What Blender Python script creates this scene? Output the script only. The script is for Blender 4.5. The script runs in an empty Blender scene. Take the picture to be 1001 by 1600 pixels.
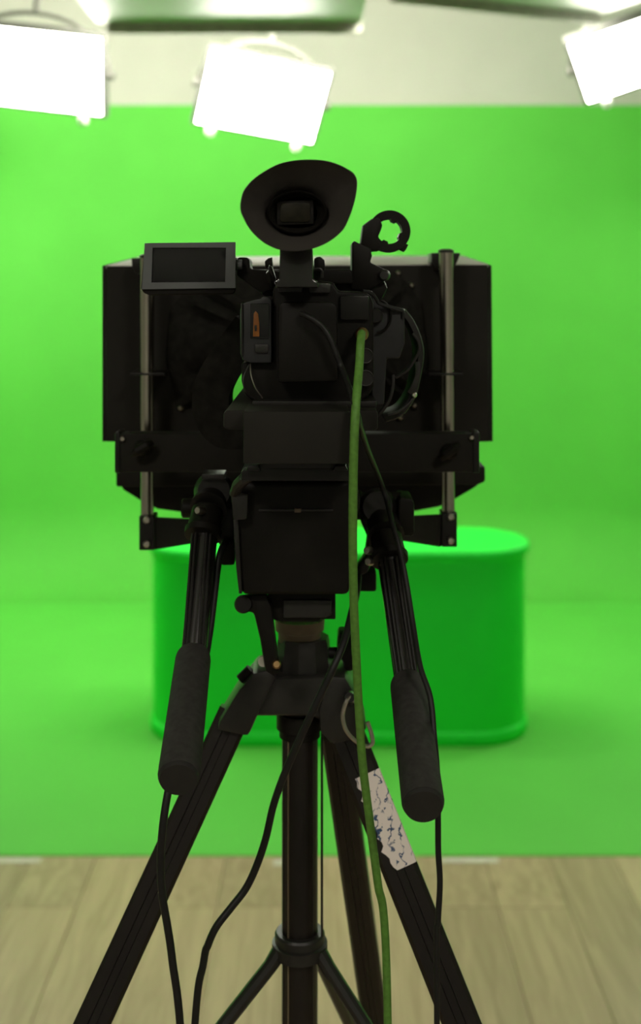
import bpy, bmesh, math, random
from mathutils import Vector, Matrix

random.seed(7)
S = bpy.context.scene
C = S.collection
W_PX, H_PX = 1001, 1600
F_PX, HOR, CX, CAM_Z = 1900.0, 450.0, 500.5, 1.70

# ------------------------------------------------------------------ camera
cam_d = bpy.data.cameras.new('camera')
cam = bpy.data.objects.new('camera', cam_d)
C.objects.link(cam)
cam.location = (0, 0, CAM_Z)
cam.rotation_euler = (math.pi / 2, 0, 0)
cam_d.sensor_fit = 'VERTICAL'
cam_d.sensor_height = 36.0
cam_d.lens = 36.0 * F_PX / H_PX
cam_d.shift_y = -(H_PX / 2 - HOR) / H_PX
cam_d.clip_start = 0.05
cam_d.dof.use_dof = True
cam_d.dof.focus_distance = 1.06
cam_d.dof.aperture_fstop = 4.9
S.camera = cam

# ------------------------------------------------------------------ world, exposure
world = bpy.data.worlds.new('world')
S.world = world
world.use_nodes = True
world.node_tree.nodes['Background'].inputs[0].default_value = (0.5, 0.5, 0.5, 1)
world.node_tree.nodes['Background'].inputs[1].default_value = 0.02
S.view_settings.view_transform = 'Standard'
S.view_settings.look = 'None'
S.view_settings.gamma = 1.0
S.view_settings.use_curve_mapping = False
S.view_settings.exposure = 0.0

SIDE_L = 34.0         # the two unseen softlights added beside the green wall
LAMP_L = 30.0       # radiance of the hanging softlights
BANK_L = 108.0       # radiance of the light banks that wash the green wall
ROOM_L = 38.0         # fill panels added on the unseen ceiling behind the photographer


# ------------------------------------------------------------------ materials
def mat(name, col, rough=0.5, metal=0.0, spec=0.5, var=0.12, scale=40.0, bump=0.0, bscale=300.0, coat=0.0):
    m = bpy.data.materials.new(name)
    m.use_nodes = True
    nt = m.node_tree
    b = nt.nodes['Principled BSDF']
    b.inputs['Roughness'].default_value = rough
    b.inputs['Metallic'].default_value = metal
    b.inputs['Specular IOR Level'].default_value = spec
    b.inputs['Coat Weight'].default_value = coat
    tc = nt.nodes.new('ShaderNodeTexCoord')
    n = nt.nodes.new('ShaderNodeTexNoise')
    n.inputs['Scale'].default_value = scale
    n.inputs['Detail'].default_value = 4
    nt.links.new(tc.outputs['Object'], n.inputs['Vector'])
    r = nt.nodes.new('ShaderNodeValToRGB')
    r.color_ramp.elements[0].position = 0.3
    r.color_ramp.elements[1].position = 0.7
    lo = [max(0, c * (1 - var)) for c in col]
    hi = [min(1, c * (1 + var)) for c in col]
    r.color_ramp.elements[0].color = (*lo, 1)
    r.color_ramp.elements[1].color = (*hi, 1)
    nt.links.new(n.outputs['Fac'], r.inputs['Fac'])
    nt.links.new(r.outputs['Color'], b.inputs['Base Color'])
    if bump:
        n2 = nt.nodes.new('ShaderNodeTexNoise')
        n2.inputs['Scale'].default_value = bscale
        n2.inputs['Detail'].default_value = 3
        nt.links.new(tc.outputs['Object'], n2.inputs['Vector'])
        bp = nt.nodes.new('ShaderNodeBump')
        bp.inputs['Strength'].default_value = bump
        bp.inputs['Distance'].default_value = 0.001
        nt.links.new(n2.outputs['Fac'], bp.inputs['Height'])
        nt.links.new(bp.outputs['Normal'], b.inputs['Normal'])
    return m


def emit_mat(name, col, strength):
    m = bpy.data.materials.new(name)
    m.use_nodes = True
    nt = m.node_tree
    nt.nodes.remove(nt.nodes['Principled BSDF'])
    e = nt.nodes.new('ShaderNodeEmission')
    e.inputs[0].default_value = (*col, 1)
    e.inputs[1].default_value = strength
    nt.links.new(e.outputs[0], nt.nodes['Material Output'].inputs[0])
    return m


M = {}
M['green_paint'] = mat('green_paint', (0.106, 0.49, 0.060), 0.75, spec=0.25, var=0.05, scale=2.0, bump=0.05, bscale=120)
M['green_vinyl'] = mat('green_vinyl', (0.115, 0.55, 0.068), 0.6, spec=0.3, var=0.06, scale=1.5)
M['green_laminate'] = mat('green_laminate', (0.016, 0.84, 0.055), 0.55, spec=0.35, var=0.04, scale=3.0)
M['white_paint'] = mat('white_paint', (0.51, 0.495, 0.45), 0.85, spec=0.2, var=0.03, scale=3.0)
M['grey_paint'] = mat('grey_paint', (0.33, 0.32, 0.30), 0.85, spec=0.2, var=0.04, scale=3.0)
M['black_plastic'] = mat('black_plastic', (0.0085, 0.0076, 0.0056), 0.5, spec=0.18, bump=0.12, bscale=900)
M['black_metal'] = mat('black_metal', (0.011, 0.010, 0.0085), 0.34, spec=0.35, bump=0.05, bscale=700)
M['gloss_black'] = mat('gloss_black', (0.012, 0.011, 0.010), 0.22, spec=0.6, coat=0.2)
M['eyecup_rubber'] = mat('eyecup_rubber', (0.042, 0.037, 0.032), 0.7, spec=0.3, bump=0.2, bscale=1200)
M['black_rubber'] = mat('black_rubber', (0.022, 0.021, 0.019), 0.7, spec=0.3, bump=0.25, bscale=1500)
M['grip_foam'] = mat('grip_foam', (0.038, 0.036, 0.033), 0.85, spec=0.25, var=0.2, scale=160, bump=0.5, bscale=1800)
M['black_cloth'] = mat('black_cloth', (0.016, 0.0153, 0.0128), 0.95, spec=0.1, var=0.3, scale=90, bump=0.6, bscale=1400)
M['black_board'] = mat('black_board', (0.0165, 0.0153, 0.012), 0.7, spec=0.2, var=0.1, scale=20)
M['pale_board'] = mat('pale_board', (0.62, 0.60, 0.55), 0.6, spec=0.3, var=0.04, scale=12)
M['grey_bezel'] = mat('grey_bezel', (0.115, 0.122, 0.122), 0.55, spec=0.35, var=0.06, scale=60)
M['dark_casting'] = mat('dark_casting', (0.018, 0.017, 0.0145), 0.42, spec=0.45, var=0.15, scale=70, bump=0.2, bscale=500)
M['leg_metal'] = mat('leg_metal', (0.011, 0.0078, 0.006), 0.38, spec=0.4, var=0.15, scale=60)
M['chrome'] = mat('chrome', (0.55, 0.50, 0.43), 0.22, metal=1.0, var=0.05, scale=30)
M['bolt_steel'] = mat('bolt_steel', (0.50, 0.46, 0.40), 0.35, metal=1.0, var=0.1, scale=200)
M['brass'] = mat('brass', (0.42, 0.27, 0.12), 0.4, metal=1.0, var=0.1, scale=200)
M['tan_ring'] = mat('tan_ring', (0.16, 0.12, 0.075), 0.5, spec=0.4, var=0.1, scale=80)
M['orange_card'] = mat('orange_card', (0.30, 0.10, 0.012), 0.5, var=0.2, scale=120)
M['grip_grey'] = mat('grip_grey', (0.021, 0.0215, 0.0225), 0.5, spec=0.4, var=0.12, scale=80)
M['strap_leather'] = mat('strap_leather', (0.022, 0.021, 0.018), 0.6, spec=0.35, var=0.2, scale=100, bump=0.2, bscale=800)
M['green_cable'] = mat('green_cable', (0.105, 0.26, 0.035), 0.55, spec=0.4, var=0.18, scale=220, bump=0.3, bscale=1500)
M['black_cable'] = mat('black_cable', (0.010, 0.010, 0.009), 0.5, spec=0.35)
M['bank_shell'] = mat('bank_shell', (0.48, 0.485, 0.42), 0.5, spec=0.4, var=0.03, scale=5)
M['shadow_strip_grey'] = mat('shadow_strip_grey', (0.40, 0.41, 0.34), 0.6, spec=0.3)  # for the strip that stands in for the bank's shadow
M['knob_white'] = mat('knob_white', (0.60, 0.61, 0.56), 0.5, spec=0.4, var=0.03, scale=8)
M['lamp_shell'] = mat('lamp_shell', (0.10, 0.102, 0.09), 0.5, spec=0.4, var=0.03, scale=8)
M['yoke_grey'] = mat('yoke_grey', (0.10, 0.10, 0.085), 0.5, spec=0.4)
M['tape'] = mat('tape', (0.62, 0.59, 0.50), 0.6, var=0.1, scale=40)
M['lamp_light'] = emit_mat('lamp_light', (1.0, 0.97, 0.86), LAMP_L)
M['added_side_light'] = emit_mat('added_side_light', (1.0, 0.97, 0.86), SIDE_L)  # glow of the softlights added out of view
M['bank_light'] = emit_mat('bank_light', (1.0, 0.97, 0.84), BANK_L)
M['room_fill_light'] = emit_mat('room_fill_light', (1.0, 0.93, 0.82), ROOM_L)  # glow of the added fill panels


def screen_mat():
    m = mat('lcd_glass', (0.010, 0.010, 0.010), 0.12, spec=0.5, var=0.6, scale=22)
    return m


M['lcd_glass'] = screen_mat()
M['finder_glass'] = mat('finder_glass', (0.016, 0.0145, 0.0085), 0.4, spec=0.12, var=0.35, scale=110)


def glass_mat():
    m = bpy.data.materials.new('beam_splitter_glass')
    m.use_nodes = True
    nt = m.node_tree
    nt.nodes.remove(nt.nodes['Principled BSDF'])
    t = nt.nodes.new('ShaderNodeBsdfTransparent')
    t.inputs[0].default_value = (0.80, 0.84, 0.80, 1)
    g = nt.nodes.new('ShaderNodeBsdfGlossy')
    g.inputs['Roughness'].default_value = 0.02
    mx = nt.nodes.new('ShaderNodeMixShader')
    mx.inputs[0].default_value = 0.10
    nt.links.new(t.outputs[0], mx.inputs[1])
    nt.links.new(g.outputs[0], mx.inputs[2])
    nt.links.new(mx.outputs[0], nt.nodes['Material Output'].inputs[0])
    return m


M['pane_glass'] = glass_mat()


def wood_mat():
    m = bpy.data.materials.new('oak_laminate')
    m.use_nodes = True
    nt = m.node_tree
    b = nt.nodes['Principled BSDF']
    b.inputs['Roughness'].default_value = 0.42
    b.inputs['Specular IOR Level'].default_value = 0.35
    tc = nt.nodes.new('ShaderNodeTexCoord')
    oi = nt.nodes.new('ShaderNodeObjectInfo')
    mp = nt.nodes.new('ShaderNodeMapping')
    mp.inputs['Scale'].default_value = (22.0, 1.6, 1.0)
    add = nt.nodes.new('ShaderNodeVectorMath')
    add.operation = 'ADD'
    sc = nt.nodes.new('ShaderNodeVectorMath')
    sc.operation = 'SCALE'
    sc.inputs[0].default_value = (13.0, 7.0, 3.0)
    nt.links.new(oi.outputs['Random'], sc.inputs['Scale'])
    nt.links.new(tc.outputs['Object'], add.inputs[0])
    nt.links.new(sc.outputs[0], add.inputs[1])
    nt.links.new(add.outputs[0], mp.inputs['Vector'])
    n = nt.nodes.new('ShaderNodeTexNoise')
    n.inputs['Scale'].default_value = 1.6
    n.inputs['Detail'].default_value = 5
    n.inputs['Distortion'].default_value = 0.9
    nt.links.new(mp.outputs[0], n.inputs['Vector'])
    r = nt.nodes.new('ShaderNodeValToRGB')
    e = r.color_ramp.elements
    e[0].position, e[0].color = 0.28, (0.38, 0.275, 0.165, 1)
    e[1].position, e[1].color = 0.70, (0.53, 0.40, 0.25, 1)
    k = e.new(0.50)
    k.color = (0.45, 0.335, 0.21, 1)
    nt.links.new(n.outputs['Fac'], r.inputs['Fac'])
    hs = nt.nodes.new('ShaderNodeHueSaturation')
    mr = nt.nodes.new('ShaderNodeMapRange')
    mr.inputs['To Min'].default_value = 0.85
    mr.inputs['To Max'].default_value = 1.12
    nt.links.new(oi.outputs['Random'], mr.inputs['Value'])
    nt.links.new(mr.outputs[0], hs.inputs['Value'])
    nt.links.new(r.outputs['Color'], hs.inputs['Color'])
    nt.links.new(hs.outputs[0], b.inputs['Base Color'])
    return m


M['oak'] = wood_mat()


def sticker_mat():
    """white label with blue pen scribble and worn dark spots (flat print)"""
    m = bpy.data.materials.new('written_label')
    m.use_nodes = True
    nt = m.node_tree
    b = nt.nodes['Principled BSDF']
    b.inputs['Roughness'].default_value = 0.6
    tc = nt.nodes.new('ShaderNodeTexCoord')
    w = nt.nodes.new('ShaderNodeTexWave')
    w.inputs['Scale'].default_value = 26
    w.inputs['Distortion'].default_value = 9
    w.inputs['Detail'].default_value = 3
    w.inputs['Detail Scale'].default_value = 3.5
    nt.links.new(tc.outputs['Object'], w.inputs['Vector'])
    r = nt.nodes.new('ShaderNodeValToRGB')
    r.color_ramp.elements[0].position, r.color_ramp.elements[0].color = 0.90, (0, 0, 0, 1)
    r.color_ramp.elements[1].position, r.color_ramp.elements[1].color = 0.97, (1, 1, 1, 1)
    nt.links.new(w.outputs['Fac'], r.inputs['Fac'])
    n = nt.nodes.new('ShaderNodeTexNoise')
    n.inputs['Scale'].default_value = 60
    nt.links.new(tc.outputs['Object'], n.inputs['Vector'])
    r2 = nt.nodes.new('ShaderNodeValToRGB')
    r2.color_ramp.elements[0].position, r2.color_ramp.elements[0].color = 0.45, (0, 0, 0, 1)
    r2.color_ramp.elements[1].position, r2.color_ramp.elements[1].color = 0.52, (1, 1, 1, 1)
    nt.links.new(n.outputs['Fac'], r2.inputs['Fac'])
    mul = nt.nodes.new('ShaderNodeMath')
    mul.operation = 'MULTIPLY'
    nt.links.new(r.outputs['Color'], mul.inputs[0])
    nt.links.new(r2.outputs['Color'], mul.inputs[1])
    mx = nt.nodes.new('ShaderNodeMix')
    mx.data_type = 'RGBA'
    mx.inputs['A'].default_value = (0.86, 0.77, 0.71, 1)
    mx.inputs['B'].default_value = (0.03, 0.07, 0.16, 1)
    nt.links.new(mul.outputs[0], mx.inputs['Factor'])
    nt.links.new(mx.outputs['Result'], b.inputs['Base Color'])
    return m


M['written_label'] = sticker_mat()


# ------------------------------------------------------------------ geometry helpers
def P(px, py, d):
    """the point of the place that the photograph shows at (px, py), d metres in front of the camera"""
    return Vector(((px - CX) * d / F_PX, d, CAM_Z - (py - HOR) * d / F_PX))


def bevel_all(bm, w, seg=2, ang=0.5):
    if w <= 0:
        return
    es = [e for e in bm.edges if len(e.link_faces) == 2 and e.calc_face_angle(0) > ang]
    bmesh.ops.bevel(bm, geom=es, offset=w, segments=seg, profile=0.6, affect='EDGES', clamp_overlap=True)


def merge(dst, src):
    me = bpy.data.meshes.new('tmp')
    src.to_mesh(me)
    dst.from_mesh(me)
    bpy.data.meshes.remove(me)
    src.free()


def box_bm(lo, hi, bev=0.0, seg=2):
    bm = bmesh.new()
    lo, hi = Vector(lo), Vector(hi)
    bmesh.ops.create_cube(bm, size=1.0)
    for v in bm.verts:
        v.co = Vector(((lo[i] + hi[i]) / 2 + v.co[i] * (hi[i] - lo[i]) for i in range(3)))
    bevel_all(bm, bev, seg)
    return bm


def pbox(x0, y0, x1, y1, d, depth, bev=0.002):
    a, b = P(x0, y1, d), P(x1, y0, d)
    return box_bm((a.x, d, a.z), (b.x, d + depth, b.z), bev)


def prism(pts, d, depth, bev=0.002, seg=2, back=1.0, tilt=0.0):
    """solid whose rear-facing outline is pts (photo pixels at distance d) and that runs depth metres forward"""
    bm = bmesh.new()
    ps = [P(x, y, d) for x, y in pts]
    c = sum(ps, Vector()) / len(ps)
    v0 = [bm.verts.new(p) for p in ps]
    v1 = [bm.verts.new(Vector((c.x + (p.x - c.x) * back, d + depth, c.z + (p.z - c.z) * back + tilt))) for p in ps]
    n = len(ps)
    bm.faces.new(v0)
    bm.faces.new(list(reversed(v1)))
    for i in range(n):
        bm.faces.new((v0[i], v1[i], v1[(i + 1) % n], v0[(i + 1) % n]))
    bmesh.ops.recalc_face_normals(bm, faces=bm.faces)
    bevel_all(bm, bev, seg)
    return bm


def frames(pts, closed=False):
    n = len(pts)
    T = []
    for i in range(n):
        a = pts[(i - 1) % n] if (closed or i > 0) else pts[0]
        b = pts[(i + 1) % n] if (closed or i < n - 1) else pts[-1]
        t = (b - a)
        if t.length < 1e-9:
            t = T[-1].copy() if T else Vector((0, 0, 1))
        T.append(t.normalized())
    up = Vector((0, 0, 1)) if abs(T[0].z) < 0.9 else Vector((0, 1, 0))
    u = (up - T[0] * up.dot(T[0])).normalized()
    out = []
    for t in T:
        u = (u - t * u.dot(t))
        if u.length < 1e-6:
            u = t.orthogonal()
        u.normalize()
        out.append((t, u, t.cross(u)))
    return out


def tube(pts, r, seg=12, closed=False, caps=True, profile=None, bm=None):
    """sweep a circle (or a profile of (a, b) pairs) along pts"""
    pts = [Vector(p) for p in pts]
    own = bm is None
    bm = bm or bmesh.new()
    R = r if isinstance(r, (list, tuple)) else [r] * len(pts)
    if profile is None:
        profile = [(math.cos(2 * math.pi * k / seg), math.sin(2 * math.pi * k / seg)) for k in range(seg)]
    fr = frames(pts, closed)
    rings = []
    for p, rr, (t, u, w) in zip(pts, R, fr):
        rings.append([bm.verts.new(p + (u * a + w * b) * rr) for a, b in profile])
    n, k = len(pts), len(profile)
    for i in range(n if closed else n - 1):
        A, B = rings[i], rings[(i + 1) % n]
        for j in range(k):
            bm.faces.new((A[j], A[(j + 1) % k], B[(j + 1) % k], B[j]))
    if caps and not closed:
        bm.faces.new(list(reversed(rings[0])))
        bm.faces.new(rings[-1])
    bmesh.ops.recalc_face_normals(bm, faces=bm.faces)
    return bm


def rod(a, b, prof, seg=20):
    """solid of revolution from a to b; prof = [(t along 0..1, radius)]"""
    a, b = Vector(a), Vector(b)
    pts, rr = [], []
    L = (b - a)
    for t, r in prof:
        pts.append(a + L * t)
        rr.append(max(r, 1e-5))
    bm = bmesh.new()
    tt = L.normalized()
    u = tt.orthogonal().normalized()
    w = tt.cross(u)
    rings = [[bm.verts.new(p + (u * math.cos(2 * math.pi * k / seg) + w * math.sin(2 * math.pi * k / seg)) * r)
              for k in range(seg)] for p, r in zip(pts, rr)]
    for A, B in zip(rings, rings[1:]):
        for j in range(seg):
            bm.faces.new((A[j], A[(j + 1) % seg], B[(j + 1) % seg], B[j]))
    bm.faces.new(list(reversed(rings[0])))
    bm.faces.new(rings[-1])
    bmesh.ops.recalc_face_normals(bm, faces=bm.faces)
    return bm


def loft(rings, cap0=True, cap1=True, closed_ring=True):
    bm = bmesh.new()
    V = [[bm.verts.new(p) for p in r] for r in rings]
    for A, B in zip(V, V[1:]):
        n = len(A)
        for j in range(n if closed_ring else n - 1):
            bm.faces.new((A[j], A[(j + 1) % n], B[(j + 1) % n], B[j]))
    if cap0:
        bm.faces.new(list(reversed(V[0])))
    if cap1:
        bm.faces.new(V[-1])
    bmesh.ops.recalc_face_normals(bm, faces=bm.faces)
    return bm


def spline(pts, n=8):
    """Catmull-Rom through the points"""
    pts = [Vector(p) for p in pts]
    q = [pts[0] * 2 - pts[1]] + pts + [pts[-1] * 2 - pts[-2]]
    out = []
    for i in range(1, len(q) - 2):
        a, b, c, d = q[i - 1], q[i], q[i + 1], q[i + 2]
        for k in range(n):
            t = k / n
            out.append(0.5 * ((2 * b) + (c - a) * t + (2 * a - 5 * b + 4 * c - d) * t * t + (3 * b - a - 3 * c + d) * t ** 3))
    out.append(pts[-1])
    return out


def obj(name, bm, m, parent=None, smooth=35, off=None):
    o_off = off if off is not None else (Vector(parent['_at']) if parent is not None and '_at' in parent else Vector())
    me = bpy.data.meshes.new(name)
    for v in bm.verts:
        v.co -= o_off
    bm.to_mesh(me)
    bm.free()
    for p in me.polygons:
        p.use_smooth = True
    me.set_sharp_from_angle(angle=math.radians(smooth))
    me.materials.append(m)
    o = bpy.data.objects.new(name, me)
    C.objects.link(o)
    if parent is not None:
        o.parent = parent
        if '_at' in parent:
            o['_at'] = parent['_at']
    return o


def thing(name, label, cat, loc, group=None):
    o = bpy.data.objects.new(name, None)
    C.objects.link(o)
    o.location = loc
    o.empty_display_size = 0.05
    o['_at'] = list(loc)
    o['label'] = label
    o['category'] = cat
    if group:
        o['group'] = group
    return o


def single(name, bm, m, label, cat, loc, group=None, smooth=35):
    o = obj(name, bm, m, None, smooth, off=Vector(loc))
    o.location = loc
    o['label'] = label
    o['category'] = cat
    if group:
        o['group'] = group
    return o


def struct(name, bm, m, parent=None, smooth=35):
    o = obj(name, bm, m, parent, smooth)
    if parent is None:
        o['kind'] = 'structure'
    return o


# ------------------------------------------------------------------ the setting
WALL_Y, CEIL, GREEN_TOP, HALF, FRONT_Y, EDGE_Y = 7.0, 3.42, CAM_Z + (HOR - 165) * 7.0 / F_PX, 3.1, -3.0, CAM_Z * F_PX / (1338 - HOR)

# back wall: one green sheet that curves into the studio floor
R_COVE = 0.45
prof = [(WALL_Y, GREEN_TOP)] + [(WALL_Y, R_COVE + (GREEN_TOP - R_COVE) * k / 4) for k in (3, 2, 1)]
prof += [(WALL_Y - R_COVE + R_COVE * math.cos(a), R_COVE - R_COVE * math.sin(a)) for a in [math.pi / 2 * k / 12 for k in range(13)]]
rings = [[Vector((x, y, z + 0.003)) for y, z in prof] for x in [-HALF + 2 * HALF * k / 8 for k in range(9)]]
bm = loft(rings, False, False, False)
bmesh.ops.solidify(bm, geom=list(bm.faces), thickness=-0.002)
struct('wall_back', bm, M['green_paint'], smooth=60)
for side, s in (('left', -1), ('right', 1)):
    x0, x1 = sorted((s * HALF, s * (HALF + 0.1)))
    struct('wall_' + side, box_bm((x0, EDGE_Y + 0.4, -0.02), (x1, WALL_Y + 0.1, CEIL)), M['green_paint'])
    struct('wall_' + side, box_bm((x0, FRONT_Y, -0.02), (x1, EDGE_Y + 0.4, CEIL)), M['grey_paint'])
struct('wall_front', box_bm((-HALF - 0.1, FRONT_Y - 0.1, -0.02), (HALF + 0.1, FRONT_Y, CEIL)), M['grey_paint'])
struct('wall_back', box_bm((-HALF, WALL_Y + 0.004, GREEN_TOP - 0.05), (HALF, WALL_Y + 0.02, CEIL)), M['white_paint'])
struct('wall_outer', box_bm((-HALF - 0.1, WALL_Y + 0.02, -0.02), (HALF + 0.1, WALL_Y + 0.1, CEIL)), M['grey_paint'])
struct('ceiling', box_bm((-HALF - 0.1, FRONT_Y - 0.1, CEIL), (HALF + 0.1, WALL_Y + 0.1, CEIL + 0.1)), M['white_paint'])
floor = struct('floor', box_bm((-HALF - 0.1, FRONT_Y - 0.1, -0.10), (HALF + 0.1, WALL_Y + 0.1, -0.012)), M['grey_paint'])

# oak laminate planks, laid towards the green sheet, with recessed joints
PW, PL = 0.193, 1.28
pbm = box_bm((-PW / 2 + 0.0007, -PL / 2 + 0.0007, -0.012), (PW / 2 - 0.0007, PL / 2 - 0.0007, 0.0), 0.0012, 1)
plank_me = bpy.data.meshes.new('plank')
pbm.to_mesh(plank_me)
pbm.free()
plank_me.materials.append(M['oak'])
nx = int(2 * 2.6 / PW)
for i in range(nx):
    x = -2.6 + PW * (i + 0.5)
    y = EDGE_Y + 0.1 - random.choice((0.05, 0.35, 0.62, 0.9)) + PL / 2
    y0 = y - PL / 2
    # full planks back to the photographer; the one cut at the green edge slides under the sheet
    yy = EDGE_Y + 0.02 - PL / 2 - random.choice((0.0, 0.32, 0.64, 0.96))
    cut = EDGE_Y + 0.02 - (yy + PL / 2)
    if cut > 0.05:
        o = bpy.data.objects.new('plank', plank_me)
        o.scale = (1, cut / PL, 1)
        o.location = (x, EDGE_Y + 0.02 - cut / 2, 0)
        o.parent = floor
        C.objects.link(o)
    while yy > 0.0:
        o = bpy.data.objects.new('plank', plank_me)
        o.location = (x, yy, 0)
        o.parent = floor
        C.objects.link(o)
        yy -= PL

# green floor sheet
bm = box_bm((-HALF + 0.01, EDGE_Y, -0.012), (HALF - 0.01, WALL_Y - R_COVE + 0.02, 0.003), 0.0008, 1)
single('floor_sheet', bm, M['green_vinyl'], 'bright green studio floor sheet under the green desk, ending at the wood laminate',
       'floor covering', (0, EDGE_Y, 0))


def tape(px0, px1, y, h, label):
    d = CAM_Z * F_PX / (y - HOR)
    a, b = P(px0, y, d), P(px1, y, d)
    bm = box_bm((a.x, d - h, 0.0), (b.x, d, 0.0015), 0.0004, 1)
    return single('tape_strip', bm, M['tape'], label, 'tape', ((a.x + b.x) / 2, d, 0), 'tape scraps along the sheet edge')


tape(-40, 66, 1341, 0.03, 'pale tape strip at the green floor edge, left of the tripod')
tape(427, 452, 1344, 0.035, 'small white tape scrap at the floor edge, just left of the centre column')
tape(688, 778, 1341, 0.03, 'pale tape strip at the green floor edge, right of the tripod')

# ------------------------------------------------------------------ curved green desk
DD = CAM_Z * F_PX / (1168 - HOR)      # distance of the front of the desk foot
DR = 0.215
DZ = CAM_Z - (860 - HOR) * DD / F_PX
XL, XR = (238 - CX) * (DD + DR) / F_PX, (820 - CX) * (DD + DR) / F_PX


def stadium(xl, xr, yf, r, z, n=18):
    out = []
    for k in range(n + 1):
        a = -math.pi / 2 + math.pi * k / n
        out.append(Vector((xr - r + r * math.cos(a), yf + r + r * math.sin(a), z)))
    for k in range(n + 1):
        a = math.pi / 2 + math.pi * k / n
        out.append(Vector((xl + r + r * math.cos(a), yf + r + r * math.sin(a), z)))
    return out


def st(off, z):
    return stadium(XL - off, XR + off, DD - off, DR + off, z)


desk = thing('curved_desk', 'low bright green presenter desk with rounded ends on the green floor', 'desk', ((XL + XR) / 2, DD + DR, 0.003))
obj('body', loft([st(-0.004, 0.055), st(-0.004, DZ - 0.040)]), M['green_laminate'], desk, 40)
obj('plinth', loft([st(-0.003, 0.0031), st(0.004, 0.008), st(0.006, 0.03), st(0.004, 0.05), st(-0.002, 0.056), st(-0.02, 0.056)]), M['green_laminate'], desk, 50)
obj('desk_top', loft([st(-0.01, DZ - 0.042), st(0.006, DZ - 0.040), st(0.012, DZ - 0.033), st(0.014, DZ - 0.02), st(0.011, DZ - 0.007), st(0.003, DZ), st(-0.02, DZ + 0.001)]), M['green_laminate'], desk, 50)


# ------------------------------------------------------------------ hanging softlights
def softlight(tl, r, d, D, label, name='studio_light', yoke_bulge=0.5, light='lamp_light'):
    k = D / F_PX
    o0 = P(tl[0], tl[1], D)
    rv = Vector((r[0] * k, r[2] * k, -r[1] * k))
    dv = Vector((d[0] * k, d[2] * k, -d[1] * k))
    w, h = rv.length, dv.length
    X = rv.normalized()
    Z = -dv.normalized()
    Z = (Z - X * Z.dot(X)).normalized()
    Yb = Z.cross(X)              # away from the viewer
    if Yb.y < 0:
        Yb = -Yb
    c = o0 + rv / 2 + dv / 2
    L = thing(name, label, 'light', c, 'softlights hanging over the green set')

    def q(a, b, t):
        return c + X * a + Z * b + Yb * t
    # diffuser slab
    ring = lambda aw, ah, t: [q(-aw, -ah, t), q(aw, -ah, t), q(aw, ah, t), q(-aw, ah, t)]
    w2, h2 = w / 2, h / 2
    obj('diffuser', loft([ring(w2 - 0.008, h2 - 0.008, -0.004), ring(w2 - 0.006, h2 - 0.006, 0.006)]), M[light], L)
    bm = loft([ring(w2 + .004, h2 + .004, 0.0), ring(w2 + .008, h2 + .008, 0.01), ring(w2 + .008, h2 + .008, 0.05), ring(w2 * 0.8, h2 * 0.75, 0.10)])
    bevel_all(bm, 0.004, 2)
    obj('housing', bm, M['lamp_shell'], L)
    for a in (-0.72, 0.72):
        obj('knob', rod(q(a * w2, -h2 + 0.004, -0.008), q(a * w2, -h2 - 0.034, -0.008), [(0, .012), (.2, .019), (.8, .019), (1, .012)], 14), M['knob_white'], L)
    # yoke and stem
    arc = [q((w2 + 0.016) * math.cos(a), (h2 + 0.055) * yoke_bulge * 2 * math.sin(a) * 0.92, 0.035 + 0.05 * math.sin(a)) for a in [math.pi * k2 / 20 for k2 in range(21)]]
    yk = obj('yoke', tube(arc, 0.009, 8), M['yoke_grey'], L)
    top = q(0, (h2 + 0.055) * yoke_bulge * 2 * 0.92, 0.085)
    cl = Vector((top.x + 0.02, top.y + 0.05, CEIL))
    obj('hanger', rod(top, cl, [(0, .012), (.9, .012), (.9, .03), (1, .03)], 12), M['yoke_grey'], L)
    for s in (-1, 1):
        obj('side_bolt', rod(q(s * (w2 + 0.004), 0, .035), q(s * (w2 + 0.032), 0, .035), [(0, .012), (.4, .012), (.4, .02), (1, .018)], 12), M['yoke_grey'], L)
    return L


softlight((328, 75), (192, 28, 51), (-32, 110, 60), 4.55, 'white glowing softlight hanging tilted above the camera eyecup')
softlight((-68, 33), (232, 28, -17), (-10, 116, 60), 4.5, 'large white glowing softlight hanging above the left of the green wall')
softlight((884, 68), (200, -62, -63), (46, 86, 60), 4.5, 'white glowing softlight hanging steeply tilted above the right of the green wall')

softlight((-420, 150), (260, 0, 0), (0, 34, 120), 5.8, 'unseen added white softlight hanging high beside the green wall, beyond the left edge of the frame', light='added_side_light')  # this pair is added out of view to brighten the rear floor
softlight((1160, 150), (260, 0, 0), (0, 34, 120), 5.8, 'unseen added white softlight hanging high beside the green wall, beyond the right edge of the frame', light='added_side_light')


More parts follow.
